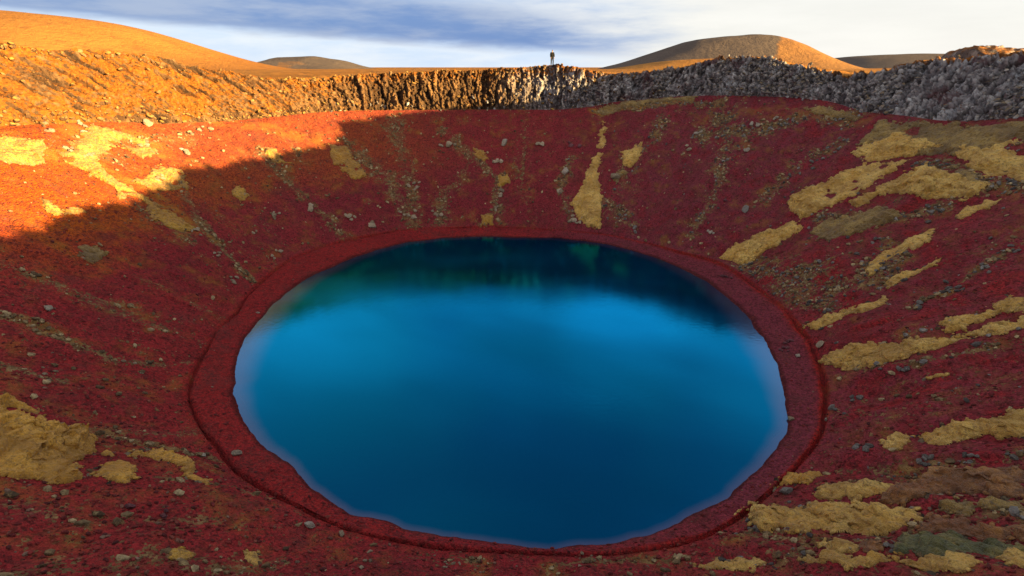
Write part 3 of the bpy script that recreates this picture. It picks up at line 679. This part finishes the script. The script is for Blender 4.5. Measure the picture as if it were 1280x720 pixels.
# clusters: centre, spread px, n, size px, kind, description
CLU = [((675,181),9,7,7,'t','lichened boulder in the tight cluster on the upper far wall at centre'),((716,182),9,7,7,'m','purplish boulder in the cluster beside the upper end of the long moss strip'),
 ((701,239),7,5,8,'t','boulder in the group left of the wide end of the long moss strip'),((561,179),13,8,7,'t','grey tan boulder in the slanting row high on the far wall left of centre'),
 ((620,202),8,5,7,'t','boulder just below the highest moss tuft on the far wall'),((627,243),8,5,7,'t','boulder beneath the middle moss tuft on the far wall'),((620,262),7,4,7,'t','boulder above the lowest moss tuft on the far wall'),
 ((547,268),12,7,6,'t','boulder low on the far wall left of the lowest moss tuft'),((512,267),14,9,7,'t','boulder in the lichened streak above the far left shore'),((520,232),14,7,6,'t','boulder midway in the lichened streak left of centre'),
 ((720,272),12,8,7,'t','boulder at the foot of the long moss strip'),((795,285),9,4,6,'g','grey stone near the far shore right of the long moss strip'),((389,262),10,6,8,'t','boulder in the bright cluster on the far left wall below the sunlit wedge'),
 ((437,272),8,5,7,'t','boulder in the small pair of clumps right of the bright cluster'),((465,281),8,6,8,'t','pale boulder with a dark base near the far left shore'),((342,267),10,6,7,'t','boulder in the clump left of the bright cluster'),
 ((322,292),6,3,6,'t','small tan stone under the clump near the upper left terrace'),((300,243),9,4,6,'t','tan stone by the faint moss spot in the left shade'),((292,352),9,6,7,'t','pale stone at the lower end of the slanting lichen band, left terrace'),
 ((345,318),10,6,6,'t','pale stone on the scree just above the upper left terrace'),((185,182),12,6,7,'t','sunlit boulder in the row under the golden bank'),((228,190),9,5,8,'p','sunlit pale boulder at the right end of the row under the golden bank'),
 ((252,166),15,7,7,'t','sunlit dark sided boulder in the line beneath the golden bank'),((84,188),9,5,8,'t','sunlit boulder beside the bright yellow moss patch'),((112,197),9,5,8,'t','sunlit boulder within the ragged moss'),
 ((198,224),9,6,8,'t','boulder at the sunlit moss near the shadow line'),((60,160),12,4,9,'t','rock at the foot of the bank at the far left'),((105,158),14,5,9,'p','pale rock in the row along the foot of the bank'),
 ((245,289),10,6,7,'t','stone trailing from the slanting moss streak into the shade'),((272,318),10,6,6,'t','stone midway down the lichen band on the left slope'),
 ((874,167),7,4,7,'p','pale stone in the upper right far wall brown streak'),((860,186),7,4,7,'t','boulder lower in the brown streak right of centre'),((930,189),6,3,8,'p','pale boulder near the top right of the far wall'),
 ((945,156),8,4,7,'p','pale stone just under the rim right of centre'),((969,148),9,4,6,'p','white flecked stone close beneath the grey rim'),((899,142),7,4,5,'m','pinkish stone at the foot of the rim'),
 ((888,290),7,4,6,'p','pale stone above the far right shore'),((905,250),8,4,6,'m','reddish stone between grey boulder and brown streak'),((907,347),8,5,6,'m','purplish stone on the far right terrace'),
 ((985,434),14,9,7,'m','purplish grey stone on the broad part of the right terrace'),((998,443),5,3,8,'p','pale stone on the right terrace near the lip'),((1040,187),9,4,7,'g','grey stone on the red slope left of the olive blanket'),
 ((1020,205),14,5,6,'g','grey stone lower down left of the olive blanket'),((1145,437),10,6,11,'g','dark boulder sitting on the broad moss bar'),((1130,460),12,6,9,'g','dark boulder below the broad moss bar'),
 ((1150,384),9,5,8,'g','grey boulder at the lower end of the slanting rock row'),((1190,360),15,9,8,'g','grey boulder midway in the slanting rock row on the right'),((1230,333),12,5,8,'g','grey boulder at the upper end of the slanting rock row'),
 ((1268,312),9,5,7,'g','grey boulder of the slanting row nearest the right edge'),((1175,262),16,6,7,'g','dark stone in the gap under the lower golden moss lobe'),((1095,300),18,5,7,'g','dark stone under the olive speckled patch'),
 ((1082,561),13,8,10,'g','dark boulder heaped left of the short moss lump'),((1160,578),14,8,9,'g','dark lichened rock in the low heap on the lower right slope'),((1216,572),9,5,8,'g','dark rock right of the low heap'),
 ((1267,569),8,4,9,'g','dark rock near the right edge under the ragged ridge'),((1067,497),12,7,9,'g','grey rock in the clump above the terrace on the right'),((1041,512),6,3,11,'g','dark rock touching the red lip at the right'),
 ((944,657),15,9,9,'g','dark rock under the left end of the long fat moss roll'),((1092,671),14,6,8,'g','dark rock in the notch below the long fat moss roll'),((1115,686),12,6,9,'g','dark rock beside the green moss patch'),
 ((1068,655),8,3,8,'m','brown red rock set in the long fat moss roll'),((985,660),14,4,6,'g','dark stone along the underside of the long fat roll'),((560,700),20,8,6,'t','stone below the lake near the bottom centre'),
 ((460,700),18,7,7,'t','stone at the bottom left of centre below the tan boulder'),((740,701),25,9,6,'t','stone in the brown strip at the bottom right of centre'),((205,643),14,5,7,'m','pinkish stone on the lower left slope'),
 ((60,470),18,5,6,'t','stone in the short lichen band at the left edge'),((170,452),25,9,6,'t','stone at the right end of the long lichen band on the left'),((80,430),20,6,6,'t','stone in the upper part of the long lichen band')]
GRB = 'boulders on the crater slopes'; nb = len(one)
for (cx, cy_), sp_, n, s, k, lab in CLU:
    n = max(2, round(n*.74))
    for q in range(n):
        if nb >= 298: break
        a = random.uniform(0, 6.28); r = sp_*random.uniform(.1, 1)
        boulder(cx+r*math.cos(a), cy_+r*math.sin(a)*.6, s*random.uniform(.65, 1.15), k, lab, GRB+': '+lab); nb += 1
print('boulders', nb)

# ------------------------------------------------------------------ hills beyond
def hill(sil, y0, wd, mat, label, seed, shade_brown=None, rough=.6, asym=1., smo=19):
    xs = np.array([(a-640)/F for a, b in sil]); zs = np.array([math.tan(math.atan((360-b)/F)-p) for a, b in sil])
    dep = y0*cp; Zr = zs*y0; X = xs*(dep-Zr*sp); Z = Zr+D-12.7
    gx = np.linspace(X.min(), X.max(), 220); gyv = np.linspace(-2.2, 2.2, 110)
    hz = np.interp(gx, X, Z); hz = np.convolve(np.pad(hz, smo//2, 'edge'), np.ones(smo)/smo, 'valid')
    XX, YY = np.meshgrid(gx, gyv)
    H = hz[None]*np.exp(-YY**2*asym)
    P = np.stack([XX, y0+YY*wd, 0*XX], -1)
    P[..., 2] = 14.2-1.5+H+fbm(P, wd*.6, 5, seed)*rough*H/ (H.max()+1e-6)*2
    o = mesh_np('hill', P, gridfaces(110, 220), mat, True, dict(shade_brown=np.interp(XX/dep*y0/(y0+YY*wd)*F+640, *(shade_brown or ([0, 1], [0, 0])))))
    tag(o, label, kind='structure'); return o
M_H1 = plainmat('sunlit_hill', (.36, .155, .034), (.29, .115, .025), (.22, .088, .025), .012)
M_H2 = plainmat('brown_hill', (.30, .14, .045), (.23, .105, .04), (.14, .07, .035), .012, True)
hill([(-700,90),(-400,30),(-150,5),(0,12),(60,17),(110,22),(150,30),(190,45),(230,65),(270,80),(330,88),(400,100)], 240, 90, M_H1, 'large smooth golden hill on the left skyline', 5, rough=.5)
hill([(290,100),(325,88),(338,78),(352,71),(400,71),(430,76),(455,84),(480,92),(510,100)], 420, 60, M_H2, 'small brown flat topped hill left of centre', 6, rough=.8, shade_brown=([338, 350], [1, .62]), smo=7)  # left flank's shade painted dark brown, the top just browner
hill([(700,100),(745,87),(780,78),(820,65),(860,52),(900,45),(940,43),(972,46),(992,53),(1010,64),(1024,76),(1036,86),(1050,100)], 360, 48, M_H2, 'broad brown hill with a sunlit right flank', 7, rough=.6, shade_brown=([945, 990], [.95, .05]), smo=11)  # shade of the left side painted into the colour, up to the crest
hill([(940,100),(1000,84),(1040,74),(1080,69),(1150,67),(1250,68),(1400,60),(1600,70)], 700, 140, M_H2, 'low distant ridge at the right skyline', 8, rough=.8, shade_brown=([1000, 1300], [.9, .55]))
hill([(560,98),(750,88),(830,77),(900,72),(960,80),(1020,86),(1080,96)], 250, 40, M_H1, 'low golden swell in front of the broad brown hill', 9, rough=.4)

# mossy ledge standing on the right hand plain
def ledge():
    pts = [(1192,60),(1205,55),(1235,56),(1262,58),(1300,60)]
    j = 0
    x0 = (1192-640)/F; dep = 60*cp; xs = np.linspace(1188, 1420, 150); u = np.linspace(-1, 1, 60)
    X, U = np.meshgrid(xs, u)
    cx = (X-640)/F*dep; P = np.stack([cx, 60+U*3.2, 0*X], -1)
    topz = D+(HY-np.interp(X, [1188, 1194, 1205, 1235, 1262, 1420], [70, 58, 55, 57, 59, 52]))/F*60*.83-.25
    e = np.clip(1-np.abs(U)**3.2, 0, 1)**.5*np.clip((X-1188)/9, 0, 1)**.5
    P[..., 2] = 15.2+(topz-15.2)*e
    w = worley(P*1.2, 3); P[..., 2] += ((.5-w[0])*.35+fbm(P, 1.5, 4, 4)*.25)*e
    P[..., 0] += fbm(P, .9, 3, 14)*.25; P[..., 1] += fbm(P, .9, 3, 15)*.5
    o = mesh_np('rock_outcrop', P, gridfaces(60, 150), M_CL, True, dict(grey=.45+0*X, grassy=.28+0*X, gap=w[1], cell=w[2]))
    tag(o, 'low moss topped rock ledge on the skyline above the right rim', 'rock')
ledge()

# ------------------------------------------------------------------ the person on the rim
def person():
    k = np.nanargmin(abs(CX[-1]-688.5)+1e3*(CY[-1] > 120)+1e3*(deg < 20)); b0 = Cl[-1, k]
    seg = PG[:14, k]; gz = seg[8]; root = bpy.data.objects.new('person', None); link(root)
    root.location = Vector((gz[0], gz[1], gz[2]-.02)); root.rotation_euler = (0, 0, math.radians(200)); root.scale = (1.12, 1.12, 1.08)
    tag(root, 'person in dark jacket standing alone on top of the rim against the sky', 'person')
    def mt(n, c, r=.85):
        t = NT(n); cc = t.mix(t.noise(30, 3), c, tuple(x*.7 for x in c)); return t.bsdf(cc, r)
    skin, jac, tro, hair, boot = mt('skin', (.42, .24, .17), .6), mt('dark_jacket', (.004, .0035, .0045)), mt('grey_trousers', (.010, .011, .014)), mt('dark_hair', (.02, .012, .008)), mt('boot', (.03, .022, .018))
    def skinned(name, V, E, Rr, mat, sub=2):
        me = bpy.data.meshes.new(name); me.from_pydata(V, E, []); o = bpy.data.objects.new(name, me); link(o)
        m = o.modifiers.new('s', 'SKIN'); m.use_smooth_shade = True
        for q, r in zip(me.skin_vertices[0].data, Rr): q.radius = r if isinstance(r, tuple) else (r, r)
        me.skin_vertices[0].data[0].use_root = True
        o.modifiers.new('d', 'SUBSURF').levels = sub; o.modifiers['d'].render_levels = sub
        dg_ = bpy.context.evaluated_depsgraph_get(); ev = bpy.data.meshes.new_from_object(o.evaluated_get(dg_))
        o.modifiers.clear(); o.data = ev; ev.materials.clear(); ev.materials.append(mat); o.parent = root
        for pl in ev.polygons: pl.use_smooth = True
        return o
    V = [(0,0,.95),(0,0,1.12),(0,0,1.35),(0,0,1.47),(0,.01,1.55),(0,.02,1.66),(.18,0,1.40),(.23,.02,1.13),(.20,.10,.90),(-.18,0,1.40),(-.23,.02,1.13),(-.20,.10,.90),
         (.09,0,.88),(.10,.01,.50),(.10,-.02,.10),(.11,.12,.04),(-.09,0,.88),(-.12,.05,.50),(-.14,-.04,.10),(-.15,.10,.04)]
    E = [(0,1),(1,2),(2,3),(3,4),(4,5),(2,6),(6,7),(7,8),(2,9),(9,10),(10,11),(0,12),(12,13),(13,14),(14,15),(0,16),(16,17),(17,18),(18,19)]
    R_ = [(.14,.10),(.13,.09),(.15,.10),.06,.055,(.085,.10),.055,.042,.03,.055,.042,.03,.085,.058,.04,.035,.085,.058,.04,.035]
    body = skinned('body', V, E, R_, skin)
    v2 = [V[i] for i in (0,1,2,3,6,7,8,9,10,11)]; v2[0] = (0,0,.84); v2[6] = (.205,.085,.93); v2[9] = (-.205,.085,.93)
    j = skinned('jacket', v2, [(0,1),(1,2),(2,3),(2,4),(4,5),(5,6),(2,7),(7,8),(8,9)], [(.19,.14),(.17,.13),(.18,.13),.085,.085,.07,.055,.085,.07,.055], jac)
    v3 = [V[i] for i in (0,12,13,14,16,17,18)]
    skinned('trousers', v3, [(0,1),(1,2),(2,3),(0,4),(4,5),(5,6)], [(.15,.11),.10,.075,.06,.10,.075,.06], tro)
    for a, b in ((14,15),(18,19)): skinned('boot', [V[a], V[b]], [(0,1)], [.055,.048], boot)
    skinned('hair', [(0,-.02,1.64),(0,-.005,1.71)], [(0,1)], [.09,.095], hair)
    for sx, hp in ((1, V[8]), (-1, V[11])):             # hands with five curled fingers, grown from the palm
        vs = [hp, (hp[0], hp[1]+.03, hp[2]-.06)]; es = [(0,1)]; rs = [.028, (.036, .018)]
        for q, ln in enumerate((.065, .075, .07, .055)):
            oy = .03-.02*q; n0 = len(vs); vs += [(hp[0], hp[1]+.03+oy, hp[2]-.085), (hp[0]-sx*.012, hp[1]+.035+oy, hp[2]-.085-ln*.6), (hp[0]-sx*.03, hp[1]+.035+oy, hp[2]-.085-ln)]
            es += [(1, n0), (n0, n0+1), (n0+1, n0+2)]; rs += [.009, .009, .008]
        n0 = len(vs); vs += [(hp[0]-sx*.01, hp[1]+.075, hp[2]-.045), (hp[0]-sx*.02, hp[1]+.09, hp[2]-.08)]; es += [(1, n0), (n0, n0+1)]; rs += [.011, .009]
        skinned('hand', vs, es, rs, skin, 1)
    return root
person()

# ------------------------------------------------------------------ sky and sun
sc = bpy.context.scene
w = bpy.data.worlds.new('World'); sc.world = w; w.use_nodes = True
class WT(NT):
    def __init__(s, tree): s.t = tree; s.t.nodes.clear(); s.out = s.n('ShaderNodeOutputWorld'); s.co = s.n('ShaderNodeTexCoord').outputs['Generated']
t = WT(w.node_tree)
sky = t.n('ShaderNodeTexSky', sky_type='NISHITA', sun_disc=False, sun_elevation=EL, sun_rotation=PI/2-AZ, air_density=1., dust_density=1.2, ozone_density=2.)
dx, dy, dz = (t.sep(t.co, k) for k in range(3))
el = t.math('ARCSINE', dz); 
cz = t.n('ShaderNodeCombineXYZ'); t.l(dx, cz.inputs[0]); t.l(dy, cz.inputs[1]); t.l(t.math('MULTIPLY', t.math('MINIMUM', dz, t.math('ADD', t.math('MULTIPLY', dz, .15), .13)), 6.), cz.inputs[2])
n1 = t.noise(1.6, 6, .55, co=cz.outputs[0]); n2 = t.noise(4.5, 6, .6, co=cz.outputs[0], w=2.)
bg1 = t.n('ShaderNodeBackground'); t.l(sky.outputs[0], bg1.inputs[0]); bg1.inputs[1].default_value = .11
# clouds: slate band high on the left, pale strip under it, cream white veil to the right
rightw = t.mr(t.math('ADD', dx, t.math('MULTIPLY', t.math('SUBTRACT', n2, .5), .35)), -.02, .34)
elw = t.math('ADD', el, t.math('MULTIPLY', t.math('SUBTRACT', n2, .5), .055))
bandl = t.math('MULTIPLY', t.math('MULTIPLY', t.mr(t.math('ADD', elw, t.math('MULTIPLY', dx, .060)), .018, .038), t.mr(t.math('ADD', t.math('MULTIPLY', el, 1.), t.math('MULTIPLY', dx, .07)), .080, .108, 1., .45)), t.math('SUBTRACT', 1., rightw))
bandl = t.math('MULTIPLY', bandl, t.mr(el, .10, .2, 1., .3))
pale = t.mix(t.mr(n2, .35, .65), (.125, .150, .185), (.165, .175, .185))
slate = t.mix(t.mr(n2, .35, .65), (.032, .055, .112), (.072, .088, .126))
cream = t.mix(t.mr(n2, .3, .7), (.168, .166, .158), (.182, .179, .170))
col = t.mix(bandl, t.mix(rightw, pale, cream), slate)
high = t.mix(t.mr(n1, .30, .68), (.110, .115, .125), (.225, .212, .190))
high = t.mix(t.mr(dz, .45, .85, 0, .55), high, (.07, .08, .10))
col = t.mix(t.mr(el, .10, .25), col, high)
vm = t.n('ShaderNodeVectorMath', operation='DISTANCE'); t.l(t.co, vm.inputs[0]); vm.inputs[1].default_value = (.20, .86, .47)
puff = t.mr(t.math('ADD', vm.outputs['Value'], t.math('MULTIPLY', t.math('SUBTRACT', t.noise(5., 5, .6, w=6.), .5), .30)), .04, .19, 1, 0)
col = t.mix(t.math('MULTIPLY', puff, .85), col, (.27, .265, .255))          # one bright cloud, seen mirrored in the lake
bg2 = t.n('ShaderNodeBackground'); t.l(col, bg2.inputs[0]); bg2.inputs[1].default_value = 1.
cover = t.math('MAXIMUM', t.mr(el, .12, .34, .97, 0), t.mr(n1, .38, .60, .62, .95))
mx = t.n('ShaderNodeMixShader'); t.l(cover, mx.inputs[0]); t.l(bg1.outputs[0], mx.inputs[1]); t.l(bg2.outputs[0], mx.inputs[2]); t.l(mx.outputs[0], t.out.inputs[0])

sl = bpy.data.lights.new('sun', 'SUN'); sl.energy = 5.; sl.angle = math.radians(.5); sl.color = (1., .72, .30)
so = link(bpy.data.objects.new('sun', sl)); so.rotation_euler = Vector(sun).to_track_quat('Z', 'Y').to_euler(); so.location = (60, -20, 40)

cam = bpy.data.cameras.new('camera'); co = link(bpy.data.objects.new('camera', cam)); co.location = (0, 0, D)
co.rotation_euler = (PI/2-p, 0, 0); cam.sensor_width = 36; cam.lens = F/1280*36; cam.clip_end = 20000; cam.clip_start = .1
sc.camera = co
sc.view_settings.view_transform = 'Standard'; sc.view_settings.look = 'None'; sc.view_settings.gamma = 1; sc.view_settings.use_curve_mapping = False
sc.view_settings.exposure = 2.45
